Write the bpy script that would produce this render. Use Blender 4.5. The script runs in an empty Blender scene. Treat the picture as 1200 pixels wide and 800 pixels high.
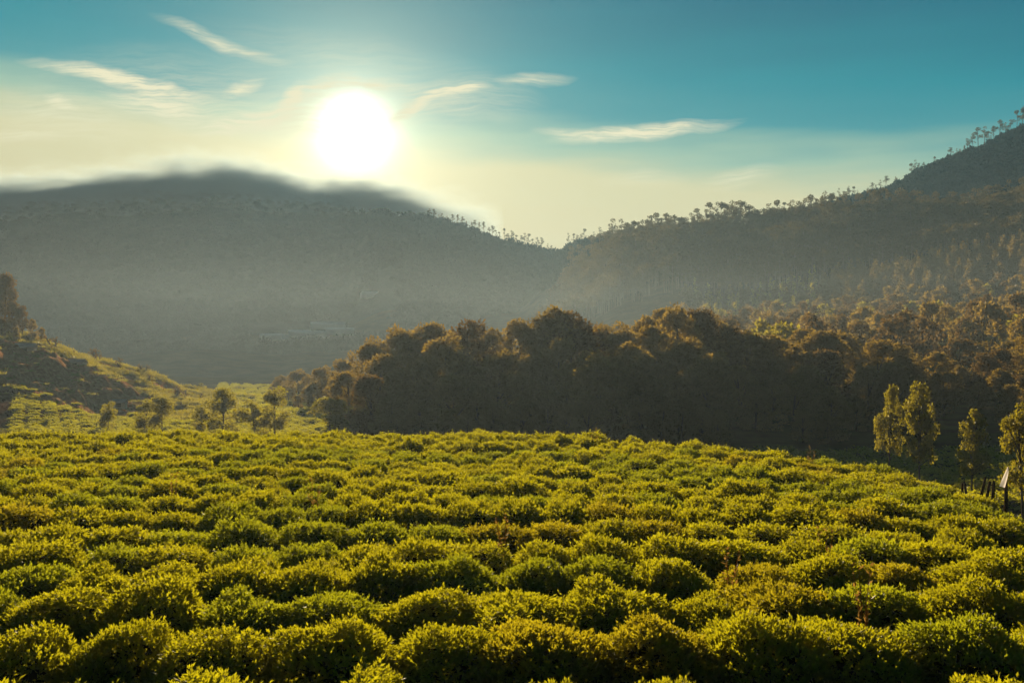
import bpy, math, random
import numpy as np
random.seed(7)
RNG = np.random.default_rng(11)
C = bpy.context.scene.collection
sc = bpy.context.scene
F = 1167.0                       # focal length of the photograph in its own pixels
HY = 420.0                       # row of the true horizon
CZ = 3.6                         # eye height over the terrace

# ------------------------------------------------------------------ camera, light, exposure
cam = bpy.data.cameras.new('camera'); co = bpy.data.objects.new('camera', cam); C.objects.link(co)
co.location = (0, 0, CZ); co.rotation_euler = (math.radians(90), 0, 0)
cam.lens = 36.0 * F / 1200.0; cam.sensor_width = 36.0; cam.shift_y = 20.0 / 1200.0
cam.clip_start = 0.1; cam.clip_end = 20000
sc.camera = co

SUN_AZ = math.atan((415 - 600) / F)          # left of the view axis
SUN_EL = math.radians(12.6)
SUN_STRENGTH = 5.0
SUN_COLOR = (1.0, 0.80, 0.50)
EXPOSURE = 0.98
HAZE_DENSITY = 0.000040
HAZE_COLOR = (0.20, 0.58, 1.0, 1)
MIST_DENSITY = 0.00018
MIST_COLOR = (0.62, 0.76, 0.88, 1)
MIST_G = 0.5
HAZE_G = 0.35
sd = (math.sin(SUN_AZ) * math.cos(SUN_EL), math.cos(SUN_AZ) * math.cos(SUN_EL), math.sin(SUN_EL))

sc.view_settings.view_transform = 'Standard'; sc.view_settings.look = 'None'
sc.view_settings.exposure = EXPOSURE; sc.view_settings.gamma = 1
sc.view_settings.use_curve_mapping = False
sc.render.engine = 'CYCLES'
cy = sc.cycles
cy.use_denoising = True
cy.max_bounces = 5; cy.diffuse_bounces = 2; cy.glossy_bounces = 1; cy.transmission_bounces = 3
cy.transparent_max_bounces = 6; cy.volume_bounces = 0
cy.volume_max_steps = 96; cy.sample_clamp_indirect = 4.0
cy.caustics_reflective = False; cy.caustics_refractive = False

sl = bpy.data.lights.new('sun', 'SUN'); so = bpy.data.objects.new('sun', sl); C.objects.link(so)
sl.energy = SUN_STRENGTH; sl.angle = math.radians(0.5); sl.color = SUN_COLOR
from mathutils import Vector
so.rotation_euler = Vector(sd).to_track_quat('Z', 'Y').to_euler(); so.location = (0, 0, 60)

def lin(r, g, b, k=1.0):
    f = lambda c: (c / 12.92 if c <= 0.04045 else ((c + 0.055) / 1.055) ** 2.4)
    return (f(r / 255) * k, f(g / 255) * k, f(b / 255) * k, 1)

class NT:
    """small helper around a node tree"""
    def __init__(s, t): s.t = t; s.n = t.nodes; s.l = t.links
    def add(s, typ, **kw):
        n = s.n.new(typ)
        for k, v in kw.items(): setattr(n, k, v)
        return n
    def link(s, a, b): s.l.new(a, b)
    def math(s, op, a, b=None, c=None, clamp=False):
        n = s.n.new('ShaderNodeMath'); n.operation = op; n.use_clamp = clamp
        for i, v in enumerate((a, b, c)):
            if v is None: continue
            if isinstance(v, (int, float)): n.inputs[i].default_value = v
            else: s.l.new(v, n.inputs[i])
        return n.outputs[0]
    def vmath(s, op, a, b=None):
        n = s.n.new('ShaderNodeVectorMath'); n.operation = op
        for i, v in enumerate((a, b)):
            if v is None: continue
            if isinstance(v, tuple): n.inputs[i].default_value = v
            elif isinstance(v, (int, float)): n.inputs[3].default_value = v
            else: s.l.new(v, n.inputs[i])
        return n.outputs['Value' if op in ('DOT_PRODUCT', 'LENGTH') else 'Vector']
    def ramp(s, fac, stops, interp='LINEAR'):
        n = s.n.new('ShaderNodeValToRGB'); n.color_ramp.interpolation = interp
        e = n.color_ramp.elements
        while len(e) < len(stops): e.new(0.5)
        for i, (p, c) in enumerate(stops):
            e[i].position = p; e[i].color = c if len(c) == 4 else (*c, 1)
        s.l.new(fac, n.inputs[0]); return n.outputs[0]
    def mix(s, fac, a, b, blend='MIX'):
        n = s.n.new('ShaderNodeMix'); n.data_type = 'RGBA'; n.blend_type = blend
        for i, v in ((0, fac), (6, a), (7, b)):
            if isinstance(v, (int, float)): n.inputs[i].default_value = v
            elif isinstance(v, tuple): n.inputs[i].default_value = v if len(v) == 4 else (*v, 1)
            else: s.l.new(v, n.inputs[i])
        return n.outputs[2]
    def noise(s, vec, scale, detail=4, rough=0.55):
        n = s.n.new('ShaderNodeTexNoise'); n.inputs['Scale'].default_value = scale
        n.inputs['Detail'].default_value = detail; n.inputs['Roughness'].default_value = rough
        s.l.new(vec, n.inputs['Vector']); return n.outputs[0]

# ------------------------------------------------------------------ sky
w = bpy.data.worlds.new('World'); sc.world = w; w.use_nodes = True
T = NT(w.node_tree); T.n.clear()
out = T.add('ShaderNodeOutputWorld'); bg = T.add('ShaderNodeBackground'); bg.inputs[1].default_value = 0.1
T.link(bg.outputs[0], out.inputs[0])
sky = T.add('ShaderNodeTexSky', sky_type='NISHITA', sun_disc=False)
sky.sun_elevation = SUN_EL; sky.sun_rotation = SUN_AZ; sky.altitude = 1800; sky.dust_density = 2.0
tc = T.add('ShaderNodeTexCoord'); D = tc.outputs['Generated']
sp = T.add('ShaderNodeSeparateXYZ'); T.link(D, sp.inputs[0])
X, Y_, Z = sp.outputs
K = 10.0 / (2 ** EXPOSURE)        # sky colours below are written as they leave the camera
shift = T.math('MULTIPLY', T.math('MAXIMUM', T.math('ADD', X, 0.0), 0.0), 0.11)
zz = T.math('ADD', T.math('ADD', Z, shift), T.math('MULTIPLY', T.math('MINIMUM', T.math('ADD', X, 0.0), 0.0), 0.05))
dn = T.noise(T.vmath('MULTIPLY', D, (2.0, 2.0, 14.0)), 2.0, 3)
zz = T.math('ADD', zz, T.math('MULTIPLY', T.math('SUBTRACT', dn, 0.5), 0.05))
grad = T.ramp(zz, [(0.0, lin(190, 175, 135)), (0.12, lin(212, 196, 145)), (0.185, lin(210, 202, 155)),
                   (0.218, lin(150, 182, 160)), (0.245, lin(55, 142, 150)), (0.285, lin(0, 132, 146)),
                   (0.355, lin(0, 104, 126)), (0.8, lin(0, 60, 95))])
nis = T.mix(1.0, sky.outputs[0], (0.05, 0.05, 0.05, 1), 'MULTIPLY')
base = T.mix(0.004, grad, nis)
# the sky opposite a low sun is much darker than the sky around it
away = T.math('ADD', T.math('MULTIPLY', Y_, 0.75), 0.42, clamp=True)
base = T.vmath('SCALE', base, 1.0); base.node.inputs[3].default_value = 1.0
T.link(T.math('MAXIMUM', away, 0.16), base.node.inputs[3])
# glow of the sky round the sun
ang = T.math('ARCCOSINE', T.math('MINIMUM', T.vmath('DOT_PRODUCT', D, sd), 0.999999))
deg = T.math('MULTIPLY', ang, 57.2958)
g1 = T.math('MULTIPLY', T.math('EXPONENT', T.math('MULTIPLY', T.math('POWER', T.math('DIVIDE', deg, 1.3), 1.6), -1.0)), 4.0)
g2 = T.math('MULTIPLY', T.math('EXPONENT', T.math('DIVIDE', deg, -3.6)), 1.1)
g3 = T.math('MULTIPLY', T.math('EXPONENT', T.math('DIVIDE', deg, -8.0)), 0.07)
def scaled(col, f):
    return T.vmath('SCALE', T_rgb(col), None) if False else _sc(col, f)
def _sc(col, f):
    n = T.add('ShaderNodeVectorMath', operation='SCALE'); n.inputs[0].default_value = col[:3]
    T.link(f, n.inputs[3]); return n.outputs[0]
tot = T.vmath('ADD', base, _sc((1.0, 0.93, 0.72), g1))
tot = T.vmath('ADD', tot, _sc((1.0, 0.86, 0.52), g2))
tot = T.vmath('ADD', tot, _sc((1.0, 0.85, 0.50), g3))
# cirrus streaks, laid out by direction (tangents of azimuth and elevation)
yy = T.math('MAXIMUM', Y_, 0.05)
cmb = T.add('ShaderNodeCombineXYZ'); T.link(T.math('DIVIDE', X, yy), cmb.inputs[0]); T.link(T.math('DIVIDE', Z, yy), cmb.inputs[1])
P = cmb.outputs[0]
wn = T.add('ShaderNodeTexNoise'); wn.inputs['Scale'].default_value = 9.0; wn.inputs['Detail'].default_value = 4; T.link(P, wn.inputs['Vector'])
wv = T.add('ShaderNodeVectorMath', operation='SUBTRACT'); T.link(wn.outputs['Color'], wv.inputs[0]); wv.inputs[1].default_value = (0.5, 0.5, 0.5)
ws = T.add('ShaderNodeVectorMath', operation='MULTIPLY'); T.link(wv.outputs[0], ws.inputs[0]); ws.inputs[1].default_value = (0.05, 0.035, 0)
P2 = T.vmath('ADD', P, ws.outputs[0])
streaks = [(40, 70, 235, 110, 6, 1.0), (120, 112, 245, 130, 9, .7), (185, 28, 335, 72, 5, .5), (262, 106, 308, 91, 5, .5),
           (338, 112, 425, 92, 8, .8), (400, 96, 495, 99, 5, .6), (462, 138, 512, 110, 5, .8), (500, 112, 570, 106, 4, .8),
           (585, 99, 668, 89, 5, .6), (655, 163, 852, 141, 6, 1.0), (625, 154, 700, 158, 4, .5), (835, 212, 915, 202, 8, .35),
           (58, 114, 92, 128, 4, .6), (-40, 158, 70, 160, 6, .4), (215, 142, 420, 150, 10, .35), (700, 212, 800, 207, 7, .25),
           (60, 90, 420, 140, 30, .30), (250, 40, 560, 95, 20, .18), (420, 125, 620, 120, 18, .40), (240, 150, 380, 120, 8, .6), (330, 130, 350, 96, 6, .6), (-20, 120, 160, 150, 18, .35)]
acc = None
for (x0, y0, x1, y1, wd, a) in streaks:
    cx, cz = ((x0 + x1) / 2 - 600) / F, (HY - (y0 + y1) / 2) / F
    an = math.atan2(-(y1 - y0), x1 - x0); L = math.hypot(x1 - x0, y1 - y0) / 2 / F * 1.25
    m = T.add('ShaderNodeMapping', vector_type='TEXTURE'); T.link(P2, m.inputs[0])
    m.inputs['Location'].default_value = (cx, cz, 0); m.inputs['Rotation'].default_value = (0, 0, an)
    m.inputs['Scale'].default_value = (L, wd / F * 2.0, 1)
    g = T.add('ShaderNodeTexGradient', gradient_type='SPHERICAL'); T.link(m.outputs[0], g.inputs[0])
    v = T.math('MULTIPLY', g.outputs['Fac'], a)
    acc = v if acc is None else T.math('ADD', acc, v)
fib = T.noise(T.vmath('MULTIPLY', P2, (20.0, 230.0, 1.0)), 1.0, 6, 0.68)
cm = T.math('MULTIPLY', acc, T.ramp(fib, [(0.26, (0, 0, 0, 1)), (0.62, (1, 1, 1, 1))]))
cm = T.math('MULTIPLY', cm, 1.6, clamp=True)
tot = T.mix(cm, tot, lin(236, 226, 188))
# faint uneven streakiness of the lower sky
fk = T.vmath('SCALE', tot, K)
fk.node.inputs[3].default_value = K
T.link(fk, bg.inputs[0])

# ------------------------------------------------------------------ helpers
def tag(o, label=None, cat=None, group=None, kind=None):
    if label: o['label'] = label
    if cat: o['category'] = cat
    if group: o['group'] = group
    if kind: o['kind'] = kind
    return o

def mesh_np(name, V, Q, mats, v=None, midx=None, smooth=False, T3=None):
    """one mesh from numpy verts V and quads Q (and optional triangles T3)"""
    me = bpy.data.meshes.new(name)
    V = np.asarray(V, np.float32); Q = np.asarray(Q, np.int32).reshape(-1, 4)
    me.vertices.add(len(V)); me.vertices.foreach_set('co', V.ravel())
    me.loops.add(Q.size); me.loops.foreach_set('vertex_index', Q.ravel())
    me.polygons.add(len(Q)); me.polygons.foreach_set('loop_start', np.arange(0, Q.size, 4, dtype=np.int32))
    me.polygons.foreach_set('loop_total', np.full(len(Q), 4, np.int32))
    if midx is not None: me.polygons.foreach_set('material_index', np.asarray(midx, np.int32))
    me.polygons.foreach_set('use_smooth', np.full(len(Q), smooth, bool))
    if v is not None:
        a = me.attributes.new('v', 'FLOAT', 'POINT'); a.data.foreach_set('value', np.asarray(v, np.float32))
    for m in mats: me.materials.append(m)
    me.update(calc_edges=True)
    return me

def obj(name, me, parent=None, loc=(0, 0, 0), rz=0.0, s=1.0):
    o = bpy.data.objects.new(name, me); C.objects.link(o)
    o.location = loc; o.rotation_euler = (0, 0, rz); o.scale = (s, s, s) if not isinstance(s, tuple) else s
    if parent: o.parent = parent
    return o
def empty(name, loc=(0, 0, 0), rz=0.0, s=1.0):
    return obj(name, None, None, loc, rz, s)

def hash2(ix, iy, seed):
    n = (ix.astype(np.int64) * 374761393 + iy.astype(np.int64) * 668265263 + seed * 974711) & 0x7fffffff
    n = ((n ^ (n >> 13)) * 1274126177) & 0x7fffffff
    return ((n ^ (n >> 16)) & 0xffff) / 65535.0
def vnoise(x, y, seed=0):
    ix, iy = np.floor(x), np.floor(y); fx, fy = x - ix, y - iy
    fx = fx * fx * (3 - 2 * fx); fy = fy * fy * (3 - 2 * fy)
    a, b = hash2(ix, iy, seed), hash2(ix + 1, iy, seed)
    c, d = hash2(ix, iy + 1, seed), hash2(ix + 1, iy + 1, seed)
    return (a * (1 - fx) + b * fx) * (1 - fy) + (c * (1 - fx) + d * fx) * fy - 0.5
def fbm(x, y, sc_, oct_=4, seed=0):
    r = 0; a = 1.0
    for k in range(oct_):
        r = r + a * vnoise(x / sc_ * 2 ** k + 13.7 * k, y / sc_ * 2 ** k + 5.1 * k, seed + k); a *= 0.5
    return r

# ------------------------------------------------------------------ materials
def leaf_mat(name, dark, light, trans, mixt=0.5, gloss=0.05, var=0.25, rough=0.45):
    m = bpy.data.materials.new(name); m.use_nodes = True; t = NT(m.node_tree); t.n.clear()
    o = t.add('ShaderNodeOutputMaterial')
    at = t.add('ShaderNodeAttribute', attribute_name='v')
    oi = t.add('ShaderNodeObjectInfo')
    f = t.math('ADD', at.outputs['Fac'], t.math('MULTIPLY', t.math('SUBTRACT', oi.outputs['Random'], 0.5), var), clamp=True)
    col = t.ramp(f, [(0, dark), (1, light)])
    tcol = t.mix(t.math('MULTIPLY', f, 0.5), trans, tuple(min(1, c * 1.7) for c in trans[:3]))
    d = t.add('ShaderNodeBsdfDiffuse'); tr = t.add('ShaderNodeBsdfTranslucent')
    g = t.add('ShaderNodeBsdfGlossy'); g.inputs['Roughness'].default_value = rough; g.inputs['Color'].default_value = (.9, .9, .9, 1)
    t.link(col, d.inputs[0]); t.link(tcol, tr.inputs[0])
    m1 = t.add('ShaderNodeMixShader'); m1.inputs[0].default_value = mixt
    t.link(d.outputs[0], m1.inputs[1]); t.link(tr.outputs[0], m1.inputs[2])
    m2 = t.add('ShaderNodeMixShader'); m2.inputs[0].default_value = gloss
    t.link(m1.outputs[0], m2.inputs[1]); t.link(g.outputs[0], m2.inputs[2])
    t.link(m2.outputs[0], o.inputs[0]); return m

def ground_mat(name, stops, scale=0.4, bump=0.4, bscale=6.0, detail=8, second=None):
    m = bpy.data.materials.new(name); m.use_nodes = True; t = NT(m.node_tree)
    b = t.n['Principled BSDF']; b.inputs['Roughness'].default_value = 0.95; b.inputs['Specular IOR Level'].default_value = 0.0
    g = t.add('ShaderNodeNewGeometry'); pos = g.outputs['Position']
    n1 = t.noise(pos, scale, detail, 0.62)
    col = t.ramp(n1, stops)
    if second:
        n2 = t.noise(pos, second[0], 5, 0.6)
        col = t.mix(t.ramp(n2, [(0.42, (0, 0, 0, 1)), (0.6, (1, 1, 1, 1))]), col, second[1])
    t.link(col, b.inputs['Base Color'])
    nb = t.noise(pos, bscale, 6, 0.65)
    bp = t.add('ShaderNodeBump'); bp.inputs['Strength'].default_value = bump; bp.inputs['Distance'].default_value = 1.0 / bscale
    t.link(nb, bp.inputs['Height']); t.link(bp.outputs[0], b.inputs['Normal'])
    return m

M = {}
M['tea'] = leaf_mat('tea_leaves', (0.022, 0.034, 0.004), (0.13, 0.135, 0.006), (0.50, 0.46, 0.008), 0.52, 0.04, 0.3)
M['tea_green'] = leaf_mat('mature_tea_leaves', (0.020, 0.034, 0.004), (0.105, 0.122, 0.007), (0.41, 0.42, 0.009), 0.5, 0.05, 0.4)
M['tea_russet'] = leaf_mat('russet_tea_leaves', (0.026, 0.032, 0.005), (0.135, 0.122, 0.008), (0.48, 0.40, 0.010), 0.5, 0.03, 0.3)
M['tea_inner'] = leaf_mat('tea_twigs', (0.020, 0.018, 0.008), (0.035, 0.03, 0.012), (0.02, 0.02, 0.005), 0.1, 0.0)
M['weed'] = leaf_mat('dry_weed', (0.10, 0.05, 0.015), (0.20, 0.11, 0.03), (0.3, 0.17, 0.03), 0.5, 0.02)
M['forest'] = leaf_mat('forest_leaves', (0.032, 0.028, 0.008), (0.088, 0.066, 0.015), (0.29, 0.19, 0.028), 0.48, 0.03, 0.5)
M['rusty'] = leaf_mat('rusty_leaves', (0.040, 0.027, 0.009), (0.105, 0.066, 0.018), (0.17, 0.10, 0.02), 0.42, 0.02, 0.5)
M['euca'] = leaf_mat('eucalyptus_leaves', (0.028, 0.030, 0.014), (0.070, 0.055, 0.020), (0.11, 0.08, 0.02), 0.4, 0.03, 0.4)
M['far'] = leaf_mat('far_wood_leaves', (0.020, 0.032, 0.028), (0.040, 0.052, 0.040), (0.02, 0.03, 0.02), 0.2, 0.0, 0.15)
M['amber'] = leaf_mat('amber_leaves', (0.045, 0.032, 0.010), (0.10, 0.070, 0.020), (0.19, 0.13, 0.03), 0.5, 0.02, 0.5)
M['dark_young'] = leaf_mat('dense_young_leaves', (0.035, 0.042, 0.008), (0.10, 0.095, 0.012), (0.40, 0.34, 0.02), 0.5, 0.03, 0.3)
M['young'] = leaf_mat('young_tree_leaves', (0.05, 0.065, 0.010), (0.15, 0.135, 0.015), (0.34, 0.28, 0.015), 0.5, 0.04, 0.3)
M['bark'] = ground_mat('bark', [(0.3, (0.05, 0.035, 0.022, 1)), (0.7, (0.13, 0.095, 0.065, 1))], 3.0, 0.5, 12)
M['pale_bark'] = ground_mat('pale_bark', [(0.3, (0.08, 0.065, 0.05, 1)), (0.7, (0.17, 0.14, 0.11, 1))], 3.0, 0.3, 8)
M['post'] = ground_mat('weathered_post', [(0.3, (0.05, 0.032, 0.02, 1)), (0.7, (0.12, 0.08, 0.05, 1))], 5.0, 0.5, 20)
M['ground'] = ground_mat('field_ground', [(0.35, (0.045, 0.030, 0.015, 1)), (0.6, (0.07, 0.075, 0.018, 1))], 0.35, 0.6, 5)
M['hill'] = ground_mat('hill_grass_and_rock', [(0.35, (0.11, 0.10, 0.018, 1)), (0.65, (0.17, 0.15, 0.03, 1))], 0.25, 0.8, 1.6)
M['hills'] = ground_mat('wooded_slope', [(0.35, (0.028, 0.026, 0.012, 1)), (0.65, (0.07, 0.055, 0.022, 1))], 0.08, 1.0, 0.25)
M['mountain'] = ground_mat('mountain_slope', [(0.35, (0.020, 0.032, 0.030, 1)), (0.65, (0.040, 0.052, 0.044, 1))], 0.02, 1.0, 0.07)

# ------------------------------------------------------------------ terrain
def yz(d, y): return (HY - y) / F * d
EDGE_PX = [-3000, -400, 0, 300, 640, 720, 800, 900, 1000, 1080, 1140, 1200, 1300, 1500, 4000]
EDGE_D = [44, 44, 44, 46, 44, 42, 39, 38, 36, 33, 26, 18.5, 13.5, 9.5, 4]
def edge(px): return np.interp(px, EDGE_PX, EDGE_D)
cols = {
 -700: [(110, -8), (140, 6), (175, 24), (230, 34), (320, 30), (500, 30), (900, 90), (1400, 200), (2000, 330), (2700, 200)],
 -300: [(105, -8.6), (140, -1), (163, 10), (190, 19), (230, 22), (300, 16), (500, 4), (900, 60), (1300, 110), (2000, 335), (2700, 150)],
 0: [(105, -8.9), (122, yz(122, 498)), (140, yz(140, 464)), (163, yz(163, 403)), (188, yz(188, 384)), (215, 4.5), (280, -4), (500, -7), (900, 12), (1300, 48), (2000, yz(2000, 225)), (2700, 150)],
 60: [(105, -8.9), (122, yz(122, 498)), (142, yz(142, 470)), (165, yz(165, 418)), (188, yz(188, 400)), (215, 1), (280, -6), (500, -7), (900, 12), (1300, 50), (2000, yz(2000, 219)), (2700, 150)],
 120: [(105, -8.9), (150, yz(150, 486)), (165, yz(165, 445)), (190, yz(190, 421)), (215, -2), (280, -8), (500, -7), (900, 12), (1300, 50), (2000, yz(2000, 213)), (2700, 150)],
 180: [(105, -8.9), (157, -9), (167, yz(167, 474)), (195, yz(195, 440)), (225, -6), (280, -9), (500, -7), (900, 12), (1300, 50), (2000, yz(2000, 205)), (2700, 150)],
 240: [(105, -8.9), (195, -9), (215, yz(215, 457)), (245, -8), (280, -9), (500, -7), (900, 12), (1300, 50), (2000, yz(2000, 202)), (2700, 150)],
 330: [(105, -8.9), (200, -9), (400, -9), (600, -6), (900, 12), (1300, 48), (2000, yz(2000, 210)), (2700, 150)],
 400: [(105, -8.8), (150, -7.6), (200, -8), (400, -8), (600, -4), (900, 14), (1300, 50), (1900, yz(1900, 224)), (2700, 150)],
 450: [(105, -8.7), (150, -7), (250, -7), (400, -7), (650, 0), (950, 20), (1700, yz(1700, 240)), (1850, 215), (2700, 120)],
 500: [(105, -8.7), (150, -6.5), (250, -6), (400, -6), (700, 5), (1000, 32), (1500, yz(1500, 256)), (1700, 185), (2700, 100)],
 560: [(105, -8.7), (150, -6), (250, -5), (400, -4), (700, 8), (1000, 38), (1430, yz(1430, 270)), (1600, 160), (2700, 80)],
 610: [(105, -8.7), (150, -6), (250, -5), (400, -3), (700, 14), (1000, 42), (1400, yz(1400, 284)), (1600, 140), (2700, 60)],
 656: [(105, -8.7), (150, -6), (250, -4), (400, 0), (700, 22), (1000, 80), (1400, yz(1400, 299)), (1600, 120), (2700, 60)],
 672: [(105, -8.7), (150, -6), (250, -4), (400, 0), (650, 25), (850, yz(850, 335)), (1000, 80), (1400, yz(1400, 287)), (1600, 120), (2700, 60)],
 720: [(100, -8.7), (150, -6), (250, -3), (400, 5), (600, 35), (840, yz(840, 296)), (980, 85), (1400, yz(1400, 286)), (1600, 130), (2700, 60)],
 783: [(98, -8.7), (150, -5.5), (250, -2), (400, 10), (600, 42), (840, yz(840, 283)), (980, 92), (1400, yz(1400, 284)), (1600, 140), (2700, 60)],
 840: [(97, -8.7), (150, -5.5), (250, 0), (320, yz(320, 408)), (450, yz(450, 388)), (600, yz(600, 350)), (840, yz(840, 273)), (980, 98), (1350, yz(1350, 275)), (1600, 150), (2700, 80)],
 902: [(97, -8.7), (150, -5.5), (250, 1), (320, yz(320, 405)), (450, yz(450, 375)), (600, yz(600, 338)), (840, yz(840, 267)), (980, 105), (1350, yz(1350, 257)), (1600, 170), (2700, 100)],
 976: [(97, -8.7), (150, -5.5), (250, 2), (320, yz(320, 400)), (430, yz(430, 372)), (470, yz(470, 350)), (600, yz(600, 325)), (840, yz(840, 258)), (980, 110), (1350, yz(1350, 238)), (1600, 200), (2700, 120)],
 1046: [(95, -8.7), (150, -5), (250, 3), (320, yz(320, 396)), (430, yz(430, 366)), (475, yz(475, 335)), (600, yz(600, 315)), (840, yz(840, 256)), (980, 115), (1350, yz(1350, 219)), (1600, 230), (2700, 150)],
 1084: [(92, -8.7), (150, -5), (250, 4), (320, yz(320, 392)), (430, yz(430, 362)), (480, yz(480, 326)), (600, yz(600, 310)), (840, yz(840, 253)), (980, 118), (1350, yz(1350, 198)), (1600, 260), (2700, 150)],
 1140: [(90, -8.7), (150, -4.5), (250, 5), (320, yz(320, 388)), (420, yz(420, 355)), (490, yz(490, 312)), (600, yz(600, 300)), (840, yz(840, 254)), (980, 122), (1350, yz(1350, 180)), (1600, 290), (2700, 150)],
 1200: [(88, -8.7), (150, -4), (250, 6), (320, yz(320, 384)), (410, yz(410, 350)), (500, yz(500, 300)), (600, yz(600, 288)), (840, yz(840, 232)), (980, 135), (1350, yz(1350, 152)), (1600, 310), (2700, 150)],
 1500: [(80, -8.7), (150, -2), (250, 12), (320, 25), (410, 45), (500, 80), (600, 100), (840, 185), (980, 200), (1350, 310), (1600, 310), (2700, 150)],
 2400: [(60, -8.7), (150, 2), (250, 20), (410, 60), (600, 120), (840, 200), (1350, 300), (1600, 300), (2700, 150)],
}
LD = np.linspace(math.log(4), math.log(3200), 700)
PXS = np.arange(-700, 2405, 5.0)
ck = sorted(cols)
prof = []
for k in ck:
    p = cols[k]
    prof.append(np.interp(LD, [math.log(a) for a, _ in p], [b for _, b in p]))
prof = np.array(prof)
TAB = np.array([np.interp(PXS, ck, prof[:, j]) for j in range(len(LD))])      # [d, px]
def smooth1(a, n, ax):
    kx = np.hanning(n + 2)[1:-1]; kx /= kx.sum()
    pad = [(0, 0), (0, 0)]; pad[ax] = (n // 2, n // 2)
    ap = np.pad(a, pad, mode='edge')
    return np.apply_along_axis(lambda r: np.convolve(r, kx, 'valid'), ax, ap)
TAB = smooth1(smooth1(TAB, 9, 0), 5, 1)
def bil(px, d):
    a = (np.clip(px, -700, 2400) + 700) / 5.0; b = (np.log(np.clip(d, 4, 3199)) - LD[0]) / (LD[1] - LD[0])
    i = np.clip(a.astype(int), 0, len(PXS) - 2); j = np.clip(b.astype(int), 0, len(LD) - 2)
    fa, fb = a - i, b - j
    return (TAB[j, i] * (1 - fa) + TAB[j, i + 1] * fa) * (1 - fb) + (TAB[j + 1, i] * (1 - fa) + TAB[j + 1, i + 1] * fa) * fb
def height(x, y):
    """ground height over world x, y (arrays)"""
    x = np.asarray(x, float); y = np.asarray(y, float)
    d = np.maximum(y, 0.5); px = np.clip(600 + F * x / d, -6000, 7000)
    e = edge(px)
    field = np.interp(y, [-50, 6, 14, 25, 45], [-3.0, -3.25, -3.75, -3.95, -4.15]) + 0.15 * fbm(x, y, 9.0, 2, 3)
    field = field - 0.004 * np.clip(x - 2, 0, 14) ** 2 * np.clip(y / 25, 0, 1.2)
    s = np.clip((y - e) / (14.0 + 28.0 * np.clip((px - 1080) / 50, 0, 1)), 0, 1)
    s = np.where(y > 3, s, 0); s = s * s * (3 - 2 * s)
    far = np.minimum(bil(px, d), 400)
    far = np.where(d < 85, np.minimum(far, -8.6), far)
    far = far + np.clip((d - 60) / 100, 0, 1) * fbm(x, y, 14, 3, 5) * 0.9
    amp = np.clip((d - 300) / 600, 0, 1)
    far = far + amp * fbm(x, y, 160, 4, 9) * 16 + np.clip((d - 200) / 300, 0, 1) * fbm(x, y, 40, 3, 21) * 3
    # rough rock and soil cut on the left hill
    hm = np.clip((300 - px) / 60, 0, 1) * np.clip((d - 136) / 8, 0, 1) * np.clip((215 - d) / 20, 0, 1)
    rk = np.clip((d - 138) / 6, 0, 1) * np.clip((176 - d) / 8, 0, 1) * np.clip((200 - px) / 50, 0, 1)
    far = far + hm * (fbm(x, y, 9, 4, 31) * 1.0) + rk * ((0.5 - np.abs(fbm(x, y * 0.8, 6.5, 6, 37))) * 3.6 - 1.4 + 0.9 * fbm(x, y, 1.7, 3, 61))
    return field * (1 - s) + far * s + CZ
def hz(x, y): return float(height(np.array([x]), np.array([y]))[0])
def wx(px, d): return (px - 600) / F * d

azs = np.unique(np.concatenate([np.arange(-180, -36, 3.0), np.arange(-36, 36, 0.1), np.arange(36, 180.1, 3.0)]))
rs = np.concatenate([[0.6], np.exp(np.linspace(math.log(1.5), math.log(98), 90)), np.arange(99, 240, 0.9), np.exp(np.linspace(math.log(241), math.log(3100), 190))])
A, R_ = np.meshgrid(np.radians(azs), rs)
GX, GY = np.sin(A) * R_, np.cos(A) * R_
GZ = height(GX, GY)
NA, NR = len(azs), len(rs)
ii, jj = np.meshgrid(np.arange(NR - 1), np.arange(NA - 1), indexing='ij')
quads = np.stack([ii * NA + jj, ii * NA + jj + 1, (ii + 1) * NA + jj + 1, (ii + 1) * NA + jj], -1).reshape(-1, 4)[:, ::-1]
cx_ = (GX[:-1, :-1] + GX[1:, 1:]) / 2; cy_ = (GY[:-1, :-1] + GY[1:, 1:]) / 2
cpx = 600 + F * cx_ / np.maximum(cy_, 1)
front = cy_ > 5
is_hill = (cpx < 262) & (cy_ > 104) & (cy_ < 262) & front
is_mtn = (cy_ > 1000) & front
is_hills = (cy_ > 262) & front & ~is_mtn
zone = np.where(is_hill, 1, np.where(is_mtn, 3, np.where(is_hills, 2, 0))).ravel()
V_all = np.stack([GX, GY, GZ], -1).reshape(-1, 3)
def sub_mesh(name, mask, mat):
    q = quads[mask]; used, inv = np.unique(q, return_inverse=True)
    me = mesh_np(name, V_all[used], inv.reshape(-1, 4), [mat], smooth=True)
    return tag(obj(name, me), kind='structure')

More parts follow.
